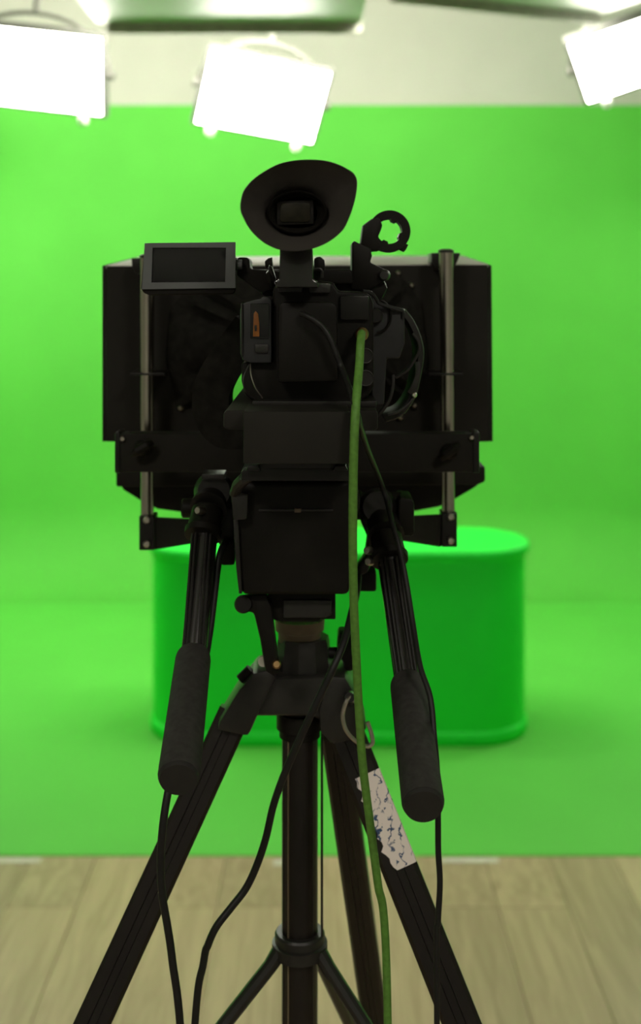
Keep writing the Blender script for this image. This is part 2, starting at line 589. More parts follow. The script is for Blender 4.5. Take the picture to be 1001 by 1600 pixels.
def light_bank(corner, length, yaw, label):
    """flat pale fixture on rods; its tubes sit in the slanted far edge and face down and towards the green wall"""
    dp, h, lip = 0.62, 0.19, 0.0
    base = Vector(corner)
    L = thing('light_bank', label, 'light', base, 'light banks under the ceiling')
    mtx = Matrix.Translation(base) @ Matrix.Rotation(yaw, 4, 'Z')

    def tr(bm):
        bmesh.ops.transform(bm, matrix=mtx, verts=bm.verts)
        return bm
    sec = [(-dp, 0.0), (0, 0.0), (lip + 0.001, h), (-dp, h)]
    bm = loft([[Vector((x, y, z)) for y, z in sec] for x in (-length, 0)])
    bevel_all(bm, 0.012, 3)
    obj('shell', tr(bm), M['bank_shell'], L)
    n = Vector((0, h, -lip)).normalized()
    e = Vector((0, lip, h)).normalized()
    for k in range(4):
        a = -length + 0.03 + (length - 0.06) * k / 4
        b = a + (length - 0.06) / 4 - 0.02
        q = [Vector((x, 0, 0)) + e * t for x, t in ((a, .025), (b, .025), (b, .175), (a, .175))]
        obj('lamp_tube', tr(loft([[p - n * .003 for p in q], [p + n * .010 for p in q]])), M['bank_light'], L)
    obj('shadow_strip', tr(box_bm((-length + .04, -.012, -.036), (-.004, -.004, .004), .002)), M['shadow_strip_grey'], L)  # strip added in place of the shadow band below the far edge
    for s in (-0.15, -0.85):
        q = mtx @ Vector((s * length, -dp / 2, h - .004))
        obj('hanger', rod(q, (q.x, q.y, CEIL), [(0, .012), (1, .012)], 10), M['yoke_grey'], L)
    return L


c1 = P(566, 37, 4.2)
light_bank(c1, c1.x - P(150, 37, 4.2).x, 0.0, 'long pale light bank above the middle softlight, in the top of the frame')
light_bank(P(938, 24, 4.4), 0.9, math.radians(24), 'pale light bank at top right, set at an angle beside the right softlight')
light_bank((-1.6, 4.75, 2.66), 0.85, math.radians(-20), 'unseen pale light bank added above the left softlight, beyond the left edge of the frame')  # third bank, added out of view for more light on the wall

# unseen fill lamps added behind the photographer to lift the dark gear
for i, (x, y) in enumerate(((-1.1, -1.4), (1.2, -1.4))):
    t = thing('fill_light', 'added dim square fill light in the unseen room behind the camera position, %s side' % ('left', 'right')[i], 'light', (x, y, CEIL - 0.03))
    obj('frame', box_bm((x - .3, y - .3, CEIL - .03), (x + .3, y + .3, CEIL), .004), M['lamp_shell'], t)
    obj('diffuser', box_bm((x - .27, y - .27, CEIL - .036), (x + .27, y + .27, CEIL - .031), .002), M['room_fill_light'], t)

# ------------------------------------------------------------------ tripod
TD = 1.27
tp = thing('tripod', 'black studio tripod with fluid head and two pan handles, carrying the video camera', 'tripod', (P(468, 1000, TD).x, TD, 0))
TX = P(468, 1000, TD).x


def zc(py, d=TD):
    return CAM_Z - (py - HOR) * d / F_PX


# fluid head
obj('head_body', prism([(364, 772), (378, 752), (548, 752), (562, 772), (562, 800), (549, 815), (549, 900), (545, 930), (378, 930), (370, 880), (366, 815)], 1.16, 0.17, 0.006, 3), M['black_plastic'], tp)
obj('plate_block', prism([(405, 695.3), (528, 695.3), (528, 732), (405, 732)], 1.10, 0.22, 0.001), M['black_metal'], tp)
obj('tilt_plate', prism([(382, 729), (544, 729), (552, 738), (552, 752), (376, 752), (376, 738)], 1.10, 0.225, 0.002), M['black_metal'], tp)
for x in (395, 532):
    obj('plate_rail', prism([(x - 8, 728), (x + 8, 728), (x + 12, 736), (x - 12, 736)], 1.09, 0.2, 0.001), M['black_metal'], tp)
obj('level_window', pbox(460, 795, 470, 801, 1.157, 0.004, 0.0005), M['tan_ring'], tp)
obj('drag_slot', pbox(404, 796, 520, 799, 1.158, 0.004, 0.0004), M['dark_casting'], tp)
obj('head_base', prism([(418, 925), (524, 925), (524, 968), (500, 968), (498, 972), (440, 972), (418, 966)], 1.19, 0.13, 0.004), M['black_plastic'], tp)
obj('counterbalance_panel', prism([(442, 938), (518, 938), (518, 962), (508, 966), (442, 966)], 1.185, 0.01, 0.002), M['dark_casting'], tp)
obj('side_rib', prism([(364, 812), (372, 812), (378, 928), (373, 928), (368, 880)], 1.155, 0.05, 0.001), M['dark_casting'], tp)
obj('bracket_tab', pbox(345, 848, 366, 884, 1.22, 0.05, 0.003), M['black_plastic'], tp)
obj('bracket_tab', pbox(549, 895, 588, 925, 1.25, 0.05, 0.003), M['black_plastic'], tp)
# axle knobs right and left
ax = obj('tilt_axle', rod(P(548, 789, 1.25), P(626, 789, 1.25), [(0, .0150), (.2, .0150), (.22, .0135), (1, .0135)], 24), M['black_plastic'], tp)
obj('tilt_knob', prism([(622, 782), (626, 778), (643, 780), (647, 786), (647, 834), (643, 838), (626, 838), (622, 834)], 1.22, 0.05, 0.003), M['black_plastic'], tp)
obj('tilt_axle', rod(P(366, 793, 1.25), P(304, 793, 1.25), [(0, .0135), (.6, .0135), (.62, .0115), (1, .0115)], 24), M['black_plastic'], tp)
obj('tilt_knob', rod(P(306, 794, 1.25), P(284, 794, 1.25), [(0, .0095), (.1, .0100), (.9, .0100), (1, .0085)], 24), M['black_plastic'], tp)
obj('drag_dial', prism([(360, 772), (372, 768), (388, 772), (386, 812), (364, 814)], 1.145, 0.05, 0.003), M['dark_casting'], tp)
obj('plate_lever', tube([P(366, 772, 1.15), P(372, 758, 1.14), P(382, 748, 1.13), P(392, 745, 1.13)], [.005, .006, .006, .004], 10), M['dark_casting'], tp)
obj('handle_arm', prism([(562, 812), (580, 804), (592, 830), (588, 862), (574, 896), (560, 900), (556, 890), (570, 870), (574, 840), (566, 822)], 1.24, 0.025, 0.003), M['black_metal'], tp)
obj('handle_arm', prism([(340, 796), (366, 796), (366, 840), (358, 858), (342, 852), (336, 838)], 1.235, 0.03, 0.003), M['black_metal'], tp)


def pan_handle(p_top, p_col0, p_col1, p_grip, p_end, rt, rg, bolts):
    p_top, p_col0, p_col1, p_grip, p_end = [P(*p) for p in (p_top, p_col0, p_col1, p_grip, p_end)]
    h = obj('pan_handle', rod(p_col0, p_grip, [(0, rt), (1, rt)], 28), M['gloss_black'], tp)
    # flutes on the tube
    L = (p_grip - p_col1)
    t = L.normalized()
    u = Vector((1, 0, 0)) - t * t.x
    u.normalize()
    w = t.cross(u)
    if w.y > 0:
        w = -w
    for a in (40, 62, 118, 140):
        a = math.radians(a)
        n = u * math.cos(a) + w * math.sin(a)
        obj('flute', rod(p_col1 + n * (rt - .0006), p_grip + n * (rt - .0006), [(0, .0016), (1, .0016)], 8), M['black_metal'], h)
    obj('elbow', tube(spline([p_top, p_top.lerp(p_col0, .4) + Vector((0, .004, 0)), p_col0], 6), [.0125 + .0005 * k for k in range(13)], 20), M['black_metal'], h)
    obj('collar', rod(p_col0, p_col1, [(0, rt + .0015), (.06, rt + .0035), (.75, rt + .0045), (.8, rt + .0065), (1, rt + .006), (1, rt)], 28), M['black_plastic'], h)
    n_end = p_end - p_grip
    obj('grip', rod(p_grip - n_end.normalized() * 0.004, p_end, [(0, rt + .001), (.01, rg * .88), (.035, rg * .97), (.06, rg), (.985, rg * 1.05), (1, rg * 1.02)], 36), M['grip_foam'], h)
    obj('grip_cap', rod(p_end - n_end.normalized() * .002, p_end + n_end.normalized() * .0035, [(0, rg * 1.0), (.6, rg * .99), (1, rg * .93)], 36), M['black_rubber'], h)
    for b in bolts:
        b = P(*b)
        obj('clamp_bolt', rod(b, b + Vector((-.004, -.010, 0.002)), [(0, .0042), (.7, .0042), (.8, .0035), (1, .0028)], 12), M['bolt_steel'], h)
    return h


pan_handle((338, 760, 1.235), (325, 795, 1.20), (316, 838, 1.18), (302, 1026, 1.12), (279, 1214, .975), .0118, .0163, [(316, 798, 1.18)])
pan_handle((592, 796, 1.24), (603, 838, 1.205), (609, 876, 1.185), (637, 1068, 1.12), (661, 1256, .975), .0120, .0165, [(578, 860, 1.19), (580, 877, 1.19)])
obj('rosette', rod(P(334, 768, 1.25), P(334, 768, 1.205), [(0, .019), (.2, .020), (.8, .020), (1, .016)], 28), M['black_metal'], tp)
obj('rosette_cap', pbox(315, 741, 350, 749, 1.20, .03, .001), M['dark_casting'], tp)
obj('rosette', rod(P(590, 792, 1.26), P(590, 792, 1.22), [(0, .018), (.2, .019), (.8, .019), (1, .015)], 28), M['black_metal'], tp)
# pan lock lever on the left of the head
lv = obj('pan_lock', rod(P(380, 944, 1.17), P(380, 944, 1.20), [(0, .0075), (.1, .0088), (.9, .0088), (1, .008)], 24), M['black_plastic'], tp)
obj('lever_arm', prism([(378, 934), (400, 930), (416, 930), (424, 950), (434, 1030), (438, 1050), (428, 1058), (414, 1050), (406, 1000), (396, 958), (378, 956)], 1.175, .014, .003), M['black_plastic'], lv)
obj('lever_bolt', rod(P(432, 1038, 1.178), P(432, 1038, 1.168), [(0, .0045), (.7, .0045), (1, .003)], 14), M['brass'], lv)
obj('lever_bolt', rod(P(411, 1034, 1.20), P(411, 1034, 1.185), [(0, .005), (1, .005)], 14), M['bolt_steel'], lv)
# bowl
obj('bowl_ring', rod((TX, TD, zc(1000)), (TX, TD, zc(966)), [(0, .0225), (.45, .0225), (.5, .0255), (1, .0262)], 36), M['tan_ring'], tp)
obj('bowl_clamp', rod((TX + .004, TD, zc(1072)), (TX + .004, TD, zc(994)), [(0, .031), (.35, .030), (.7, .028), (.9, .0275), (1, .0262)], 10), M['dark_casting'], tp, 30)
kn = obj('bowl_knob', rod(P(510, 1020, TD), P(538, 1020, TD), [(0, .006), (1, .006)], 14), M['black_metal'], tp)
obj('knob_wing', prism([(528, 990), (553, 990), (553, 1050), (538, 1050), (536, 1034), (526, 1026)], TD - .015, .03, .004), M['black_plastic'], kn)
# spider that carries the legs
sp = obj('spider', prism([(386, 1078), (396, 1064), (430, 1058), (520, 1056), (546, 1064), (557, 1088), (556, 1112), (540, 1130), (500, 1126), (486, 1120), (388, 1120)], TD - .035, .09, .007, 3), M['dark_casting'], tp)
obj('leg_socket', prism([(424, 1046), (432, 1060), (406, 1110), (388, 1152), (378, 1150), (338, 1142), (342, 1128), (372, 1078), (396, 1052)], TD - .045, .05, .005), M['dark_casting'], tp)
obj('leg_socket', prism([(512, 1056), (540, 1058), (558, 1088), (574, 1140), (556, 1156), (520, 1166), (500, 1146), (498, 1110)], TD - .045, .05, .005), M['dark_casting'], tp)
obj('leg_socket', prism([(500, 1066), (540, 1066), (548, 1120), (546, 1160), (504, 1160), (496, 1110)], TD + .03, .045, .004), M['dark_casting'], tp)
obj('socket_pin', rod(P(376, 1062, TD - .03), P(392, 1046, TD - .03), [(0, .006), (1, .006)], 12), M['black_plastic'], tp)
# wire hook at the right socket
obj('hook', tube(spline([P(548, 1086, 1.20), P(540, 1098, 1.195), P(535, 1118, 1.195), P(540, 1140, 1.195), P(553, 1156, 1.195), P(566, 1164, 1.195), P(576, 1166, 1.195), P(582, 1160, 1.195), P(580, 1146, 1.195), P(574, 1128, 1.195)], 6), .0021, 8), M['bolt_steel'], tp)
obj('hook_eye', rod(P(546, 1090, 1.22), P(546, 1090, 1.197), [(0, .007), (.6, .007), (1, .005)], 12), M['black_metal'], tp)
# centre column with its slot strips, collar and spreader
col = obj('centre_column', rod((TX, TD + .005, 0.62), (TX, TD + .005, zc(1110)), [(0, .0188), (1, .0188)], 32), M['leg_metal'], tp)
obj('column_collar', rod((TX, TD + .005, zc(1152)), (TX, TD + .005, zc(1114)), [(0, .0215), (.3, .0215), (.35, .0245), (1, .0245)], 28), M['black_plastic'], tp)
for dx, m in ((-.0115, 'tan_ring'), (-.0165, 'black_metal'), (.0135, 'black_metal')):
    yy = TD + .005 - math.sqrt(max(.0188 ** 2 - dx ** 2, 0)) + .0006
    obj('column_rib', rod((TX + dx, yy, .63), (TX + dx, yy, zc(1140)), [(0, .0012), (1, .0012)], 8), M[m], col)
obj('column_wire', rod((TX + .0232, TD - .004, zc(1468)), (TX + .0232, TD - .004, zc(1135)), [(0, .0013), (1, .0013)], 8), M['leg_metal'], tp)
spr = obj('spreader', rod((TX, TD + .005, zc(1492)), (TX, TD + .005, zc(1458)), [(0, .029), (.5, .029), (.55, .0262), (.9, .0262), (1, .0245)], 32), M['dark_casting'], tp)


def seg_line(a, b, z):
    t = (z - a.z) / (b.z - a.z)
    return a + (b - a) * t


GROOVED = [(-1, -.78), (-.78, -1), (-.25, -1), (-.2, -.84), (.2, -.84), (.25, -1), (.78, -1), (1, -.78), (1, .78), (.78, 1), (-.78, 1), (-1, .78)]


def leg(a, b, w):
    a, b = P(*a), P(*b)
    mid = seg_line(a, b, .52)
    foot = seg_line(a, b, .03)
    t = (a - b).normalized()
    # profile frame: first axis across, second axis towards the viewer side
    def bar(p, q, r, prof):
        bm = bmesh.new()
        u = Vector((1, 0, 0)) - t * t.x
        u.normalize()
        v = t.cross(u)
        if v.y < 0:
            v = -v
        R0 = [bm.verts.new(p + (u * x + v * y) * r) for x, y in prof]
        R1 = [bm.verts.new(q + (u * x + v * y) * r) for x, y in prof]
        n = len(prof)
        bm.faces.new(R0)
        bm.faces.new(list(reversed(R1)))
        for i in range(n):
            bm.faces.new((R0[i], R1[i], R1[(i + 1) % n], R0[(i + 1) % n]))
        bmesh.ops.recalc_face_normals(bm, faces=bm.faces)
        return bm
    lg = obj('leg', bar(a, mid, w, GROOVED), M['leg_metal'], tp, 25)
    obj('leg_lock', bar(mid + t * .05, mid - t * .012, w * 1.16, GROOVED), M['black_plastic'], lg, 25)
    obj('lower_leg', bar(mid, foot, w * .72, GROOVED), M['leg_metal'], lg, 25)
    obj('rubber_foot', rod(foot + t * .03, Vector((foot.x, foot.y, .0)), [(0, w * .8), (.5, w * 1.1), (.9, w * 1.3), (1, w * 1.2)], 16), M['black_rubber'], lg)
    # arm of the mid-level spreader
    k = seg_line(a, b, .66)
    c0 = Vector((TX, TD + .005, zc(1484)))
    d0 = (Vector((k.x, k.y, 0)) - Vector((c0.x, c0.y, 0))).normalized()
    obj('spreader_arm', tube([c0 + d0 * .024, c0 + d0 * .034 + Vector((0, 0, -.012)), k], [.0085, .0075, .006], 10), M['dark_casting'], spr)
    return lg, a, b, t


leg((368, 1112, 1.255), (190, 1500, 1.20), .0168)
lgR, ra, rb, rt_ = leg((541, 1146, 1.245), (674, 1480, 1.20), .0180)
leg((523, 1140, 1.315), (570, 1480, 1.44), .0152)

# label on the right leg (worn edge, on the outer right half of the face)
u = (Vector((1, 0, 0)) - rt_ * rt_.x).normalized()
v = rt_.cross(u)
if v.y > 0:
    v = -v


def on_leg(py, s, out):
    z0 = CAM_Z - (py - HOR) * 1.235 / F_PX
    return seg_line(ra, rb, z0) + u * (.0180 * s) + v * (.0180 + out)


bm = bmesh.new()
rowsL, rowsR = [], []
N = 22
grid = []
for i in range(N + 1):
    py = 1208 + (1338 - 1208) * i / N
    jl = .10 * math.sin(i * 2.1) + .06 * math.sin(i * 4.7)
    lo = -.45 + jl
    if i > N - 3:
        lo = -.25 + jl
    pts = [on_leg(py, lo + (1.0 - lo) * k / 5, .0007) for k in range(5)]
    pts.append(on_leg(py, .98, .0003))
    pts.append(on_leg(py, 1.03, -.004))
    grid.append([bm.verts.new(p) for p in pts])
for A, B in zip(grid, grid[1:]):
    for j in range(len(A) - 1):
        bm.faces.new((A[j], A[j + 1], B[j + 1], B[j]))
bmesh.ops.recalc_face_normals(bm, faces=bm.faces)
bmesh.ops.solidify(bm, geom=list(bm.faces), thickness=.0003)
so = obj('sticker', bm, M['written_label'], lgR)
so['label'] = 'worn white label with blue handwriting'

# ------------------------------------------------------------------ teleprompter
HD, HF = 1.45, 1.80
tele = thing('teleprompter', 'black teleprompter with boxy hood, crossbar and two chrome rods around the camera lens', 'teleprompter', (P(463, 700, 1.33).x, 1.33, P(463, 738, 1.33).z))


def hp(px, py, f):
    """point of the hood: f=0 rear outline, f=1 front"""
    p = P(px, py, HD)
    c = P(463, 552, HD)
    return Vector((c.x + (p.x - c.x) * (1 + .045 * f), HD + (HF - HD) * f, p.z + .0195 * f))


def slab(corners, th):
    """panel from four hood corners, th metres thick along its inward normal"""
    a, b, c, d = [Vector(x) for x in corners]
    n = (b - a).cross(d - a).normalized() * th
    return loft([[a, b, c, d], [a + n, b + n, c + n, d + n]])


def bev(bm, w):
    bevel_all(bm, w, 2)
    return bm


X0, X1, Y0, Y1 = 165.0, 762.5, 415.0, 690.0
obj('hood_top', bev(slab([hp(X0, Y0, 0), hp(X1, Y0 - 2.5, 0), hp(X1, Y0 - 2.5, 1), hp(X0, Y0, 1)], -.004), .0008), M['pale_board'], tele)
obj('hood_side', bev(slab([hp(X0, Y0, 0), hp(X0, Y1, 0), hp(X0, Y1, 1), hp(X0, Y0, 1)], -.004), .0008), M['black_board'], tele)
obj('hood_side', bev(slab([hp(X1, Y0, 0), hp(X1 + 2, Y1, 0), hp(X1 + 2, Y1, 1), hp(X1, Y0, 1)], .004), .0008), M['black_board'], tele)
obj('hood_bottom', bev(slab([hp(X0, Y1, 0), hp(X1 + 2, Y1, 0), hp(X1 + 2, Y1, .25), hp(X0, Y1, .25)], .004), .0008), M['black_board'], tele)
# rear panel with the lens opening
outer = [(X0 + 1, Y0 + 1), (X1 - 1, Y0 - 1), (X1 + 1, Y1), (X0 + 1, Y1)]
hole = [(357, 575), (400, 500), (440, 470), (540, 470), (574, 500), (582, 560), (582, 634), (357, 634)]


def ring_panel(outer, hole, d, depth):
    bm = bmesh.new()
    n = 64
    cx = sum(p[0] for p in hole) / len(hole)
    cy = sum(p[1] for p in hole) / len(hole)

    def hit(poly, ang):
        dx, dy = math.cos(ang), math.sin(ang)
        best = None
        for i in range(len(poly)):
            (x1, y1), (x2, y2) = poly[i], poly[(i + 1) % len(poly)]
            ex, ey = x2 - x1, y2 - y1
            den = dx * ey - dy * ex
            if abs(den) < 1e-9:
                continue
            t = ((x1 - cx) * ey - (y1 - cy) * ex) / den
            s = ((x1 - cx) * dy - (y1 - cy) * dx) / den
            if t > 0 and -1e-6 <= s <= 1 + 1e-6:
                best = t if best is None else max(best, t)
        return cx + dx * best, cy + dy * best
    angs = sorted([2 * math.pi * k / n for k in range(n)] + [math.atan2(y - cy, x - cx) % (2 * math.pi) for x, y in outer + hole])
    a2 = []
    for a in angs:
        if not a2 or a - a2[-1] > 1e-4:
            a2.append(a)
    O = [hit(outer, a) for a in a2]
    H = [hit(hole, a) for a in a2]
    rings = []
    for pts, dd in ((O, d), (H, d), (H, d + depth), (O, d + depth)):
        rings.append([P(x, y, d) + Vector((0, dd - d, 0)) for x, y in pts])
    V = [[bm.verts.new(p) for p in r] for r in rings]
    m = len(a2)
    for q in range(4):
        A, B = V[q], V[(q + 1) % 4]
        for j in range(m):
            bm.faces.new((A[j], A[(j + 1) % m], B[(j + 1) % m], B[j]))
    bmesh.ops.recalc_face_normals(bm, faces=bm.faces)
    return bm


obj('rear_panel', ring_panel(outer, hole, HD - .002, .004), M['black_board'], tele)
# draped cloth around the upper part of the opening
outl = [(280, 640), (262, 560), (268, 480), (310, 432), (400, 422), (480, 420), (560, 422), (622, 428), (656, 470), (668, 560), (650, 640)]
inn = [(372, 560), (376, 545), (384, 520), (408, 490), (440, 474), (480, 470), (520, 474), (556, 492), (576, 520), (584, 550), (588, 580)]


def resample(poly, n):
    out = []
    m = len(poly) - 1
    for k in range(n):
        t = m * k / (n - 1)
        i = min(int(t), m - 1)
        f = t - i
        out.append((poly[i][0] * (1 - f) + poly[i + 1][0] * f, poly[i][1] * (1 - f) + poly[i + 1][1] * f))
    return out


n1, n2 = 70, 10
A, B = resample(outl, n1), resample(inn, n1)
grid = []
for j in range(n2 + 1):
    f = j / n2
    row = []
    for k in range(n1):
        x = A[k][0] * (1 - f) + B[k][0] * f
        y = A[k][1] * (1 - f) + B[k][1] * f
        dep = HD - .006 - .05 * f * f - .010 * math.sin(f * math.pi) * (1 + math.sin(k * .9 + 2 * math.sin(k * .37)))
        p = P(x, y, HD)
        row.append(Vector((p.x, dep, p.z)))
    grid.append(row)
bm = loft(grid, False, False, False)
bmesh.ops.solidify(bm, geom=list(bm.faces), thickness=.0012)
obj('lens_cloth', bm, M['black_cloth'], tele, 60)
for x, y in ((621, 427), (642, 446), (646, 632), (625, 651), (283, 636), (300, 440)):
    obj('snap', rod(P(x, y, HD) + Vector((0, -.003, 0)), P(x, y, HD) + Vector((0, -.011, 0)), [(0, .0034), (.5, .0034), (.85, .0024), (1, .001)], 12), M['bolt_steel'], tele)
# beam-splitter pane, leaning towards the set
ga, gb = hp(X0 + 10, Y1 - 4, .12), hp(X1 - 10, Y1 - 4, .12)
gc, gd = hp(X1 - 10, Y0 + 6, .97), hp(X0 + 10, Y0 + 6, .97)
obj('glass_pane', slab([ga, gb, gc, gd], .003), M['pane_glass'], tele)
# crossbar in front of the hood
obj('crossbar', pbox(182, 678, 746, 738, 1.335, .03, .002), M['black_board'], tele)
for x0, x1 in ((179, 187), (739, 749)):
    obj('end_cap', pbox(x0, 676, x1, 739, 1.333, .034, .0015), M['black_metal'], tele)
for x, y in ((191, 686), (737, 684)):
    obj('screw', rod(P(x, y, 1.336), P(x, y, 1.330), [(0, .0030), (.7, .0030), (1, .002)], 12), M['bolt_steel'], tele)
# wing knobs on the crossbar
for cx, cy, ang in ((702, 705, 38), (222, 700, 30)):
    a = math.radians(ang)
    dx, dy = math.cos(a) * 17, -math.sin(a) * 17
    k = obj('wing_knob', rod(P(cx, cy, 1.336), P(cx, cy, 1.322), [(0, .009), (.6, .009), (1, .007)], 16), M['black_plastic'], tele)
    obj('wing', tube([P(cx - dx, cy - dy, 1.322), P(cx - dx * .5, cy - dy * .5, 1.318), P(cx + dx * .5, cy + dy * .5, 1.318), P(cx + dx, cy + dy, 1.322)], [.004, .006, .006, .004], 10), M['black_plastic'], k)
# rods
RD = 1.40
for side, xt, xb, yt, yb in ((-1, 230, 230, 402, 808), (1, 696.5, 700, 394, 806)):
    r = obj('rod', rod(P(xb, yb, RD), P(xt, yt, RD), [(0, .0075), (.55, .0076), (1, .0083)], 28), M['chrome'], tele)
    obj('rod_cap', rod(P(xt, yt + 1, RD), P(xt, yt - 5, RD), [(0, .009), (.6, .009), (1, .006)], 20), M['dark_casting'], r)
    # cap plate folded over the hood's rear edge
    w = 20 if side > 0 else 22
    obj('hood_bracket', prism([(xt - w - 3, yt + 1), (xt + w + 3, yt + 1), (xt + w - 2, yt + 14), (xt + w - 8, yt + 26), (xt - w + 4, yt + 26), (xt - w - 2, yt + 16)], RD + .012, .05, .001), M['black_metal'], tele)
    obj('rod_guide', pbox(xt - 27, 583, xt + 27, 586.5, RD - .010, .055, .0006), M['black_metal'], tele)
# monitor tray and shell under the hood
obj('monitor_tray', prism([(181, 729), (758, 729), (758, 753), (746, 758), (181, 761)], 1.46, .36, .003), M['black_board'], tele)
obj('monitor_shell', prism([(186, 755), (752, 752), (744, 761), (710, 781), (687, 792), (650, 799), (560, 804), (460, 806), (380, 805), (300, 803), (246, 796), (221, 784), (192, 766)], 1.50, .28, .003, back=.94, tilt=.012), M['black_plastic'], tele)
# lower brackets with bolts and the angled plates
for side, x0, x1, y0, y1, bx, inner in ((-1, 217, 241, 807, 860, 229, 345), (1, 690, 714, 802, 855, 704, 590)):
    b = obj('end_block', pbox(x0, y0, x1, y1, 1.385, .03, .0015), M['black_metal'], tele)
    for by in (y0 + 6, y1 - 10):
        obj('block_bolt', rod(P(bx, by, 1.386), P(bx, by, 1.379), [(0, .0042), (.6, .0042), (1, .0028)], 14), M['bolt_steel'], b)
    e = x1 if side < 0 else x0
    s = 1 if side < 0 else -1
    near = [P(e, y0 + 1, 1.39), P(e, y1 - 1, 1.39)]
    far = [P(inner, y0 + 6, 1.46), P(inner, y1 - 17, 1.46)]
    obj('support_plate', bev(slab([near[0], far[0], far[1], near[1]], .004), .0008), M['dark_casting'], tele)
# base block that carries the camera and rides on the tripod
zb0, zb1 = P(0, 727, .98).z, P(0, 641, .98).z
obj('base_block', prism([(380, 643), (546, 643), (546, 725), (380, 725)], .98, .36, .0015), M['black_board'], tele)
obj('base_plate', prism([(349, 646), (353, 641), (588, 641), (590, 645), (590, 670), (586, 672), (354, 671), (349, 667)], 1.012, .27, .0015), M['black_board'], tele)
obj('rail_arm', box_bm((P(405, 0, .98).x, 1.30, zb0 + .004), (P(520, 0, .98).x, 1.40, zb0 + .03), .002), M['black_metal'], tele)

# ------------------------------------------------------------------ video camera
BZ = P(0, 641, 1.012).z
vc = thing('video_camera', 'black broadcast video camera on the tripod with large rubber eyecup and flip-out screen', 'camera', (P(500, 600, 1.08).x, 1.10, BZ))
obj('body', prism([(424, 500), (426, 452), (434, 440), (496, 438), (520, 441), (529, 455), (570, 456), (579, 462), (583, 474), (584, 604), (574, 622), (560, 628), (404, 628), (392, 626), (382, 616), (377, 596), (377, 566), (424, 564)], 1.055, .26, .004, 3), M['black_plastic'], vc)
obj('foot_plate', prism([(394, 627), (588, 627), (588, 637), (394, 637)], 1.035, .25, .0008), M['black_metal'], vc)
obj('battery', prism([(434, 480), (440, 472), (520, 472), (526, 480), (528, 596), (434, 598)], 1.030, .03, .003), M['black_plastic'], vc)
obj('top_hatch', pbox(483, 443, 516, 458, 1.050, .008, .0015), M['dark_casting'], vc)
obj('rear_panel', pbox(531, 462, 576, 500, 1.050, .008, .0015), M['black_metal'], vc)
bp = obj('zoom_panel', prism([(434, 448), (440, 442), (466, 442), (472, 448), (472, 456), (434, 456)], 1.050, .008, .0012), M['dark_casting'], vc)
# card slot panel at the left of the back
cp = obj('card_panel', prism([(375, 484), (379, 474), (392, 470), (406, 468), (410, 464), (418, 464), (424, 468), (424, 567), (392, 567), (379, 563), (375, 552)], 1.045, .10, .003), M['grip_grey'], vc)
obj('card_window', pbox(391, 474, 420, 529, 1.0435, .004, .0008), M['lcd_glass'], cp)
obj('card_label', prism([(396, 490), (399, 486), (403, 490), (405, 506), (405, 526), (395, 526)], 1.0425, .002, .0004), M['orange_card'], cp)
obj('card_notch', pbox(397.5, 508, 401, 517, 1.0415, .002, .0003), M['gloss_black'], cp)
obj('eject_button', pbox(398, 538, 419, 551, 1.042, .005, .001), M['dark_casting'], cp)
obj('card_ridge', pbox(376, 474, 379, 556, 1.0425, .01, .0006), M['dark_casting'], cp)
# cables looped under the card panel
obj('thin_wire', tube(spline([P(392, 566, 1.05), P(386, 576, 1.045), P(380, 592, 1.04), P(382, 608, 1.04), P(392, 620, 1.045), P(404, 624, 1.05)], 6), .0006, 6), M['dark_casting'], vc)
obj('thin_wire', tube(spline([P(391, 566, 1.05), P(392, 585, 1.042), P(399, 606, 1.04), P(410, 622, 1.045)], 6), .0006, 6), M['bolt_steel'], vc)
# sockets on the right of the back
for x, y, r in ((565, 522, .0060), (571, 556, .0068), (571, 591, .0072)):
    s = obj('socket', rod(P(x, y, 1.056), P(x, y, 1.044), [(0, r), (.5, r), (.55, r * .86), (1, r * .86)], 20), M['black_metal'], vc)
    if y < 530:
        s['label'] = 'socket with brass collar'
        obj('socket_collar', rod(P(x, y, 1.05), P(x, y, 1.036), [(0, r * .85), (.3, r), (.8, r), (1, r * .7)], 20), M['brass'], s)
    else:
        obj('socket_ring', tube([P(x, y, 1.044) + Vector((r * .9 * math.cos(a), 0, r * .9 * math.sin(a))) for a in [2 * math.pi * k / 24 for k in range(24)]], .0007, 6, closed=True), M['dark_casting'], s)
# hand grip and its strap
gr = obj('hand_grip', prism([(580, 462), (588, 466), (592, 472), (628, 482), (632, 490), (632, 536), (624, 560), (604, 560), (600, 632), (580, 634)], 1.09, .16, .007, 3), M['grip_grey'], vc)
obj('grip_ridge', tube(spline([P(566, 455, 1.07), P(580, 458, 1.075), P(588, 468, 1.08), P(592, 474, 1.082), P(610, 480, 1.084), P(622, 484, 1.086), P(629, 486, 1.088), P(629, 498, 1.09)], 5), .0017, 8), M['grip_grey'], gr)
obj('record_button', rod(P(586, 494, 1.092), P(586, 494, 1.082), [(0, .007), (.7, .007), (1, .0055)], 18), M['black_rubber'], gr)
obj('zoom_rocker', tube([P(588 + 22 * math.cos(a), 494 + 26 * math.sin(a), 1.087) for a in [math.radians(k) for k in range(-70, 100, 10)]], .0012, 8), M['black_plastic'], gr)


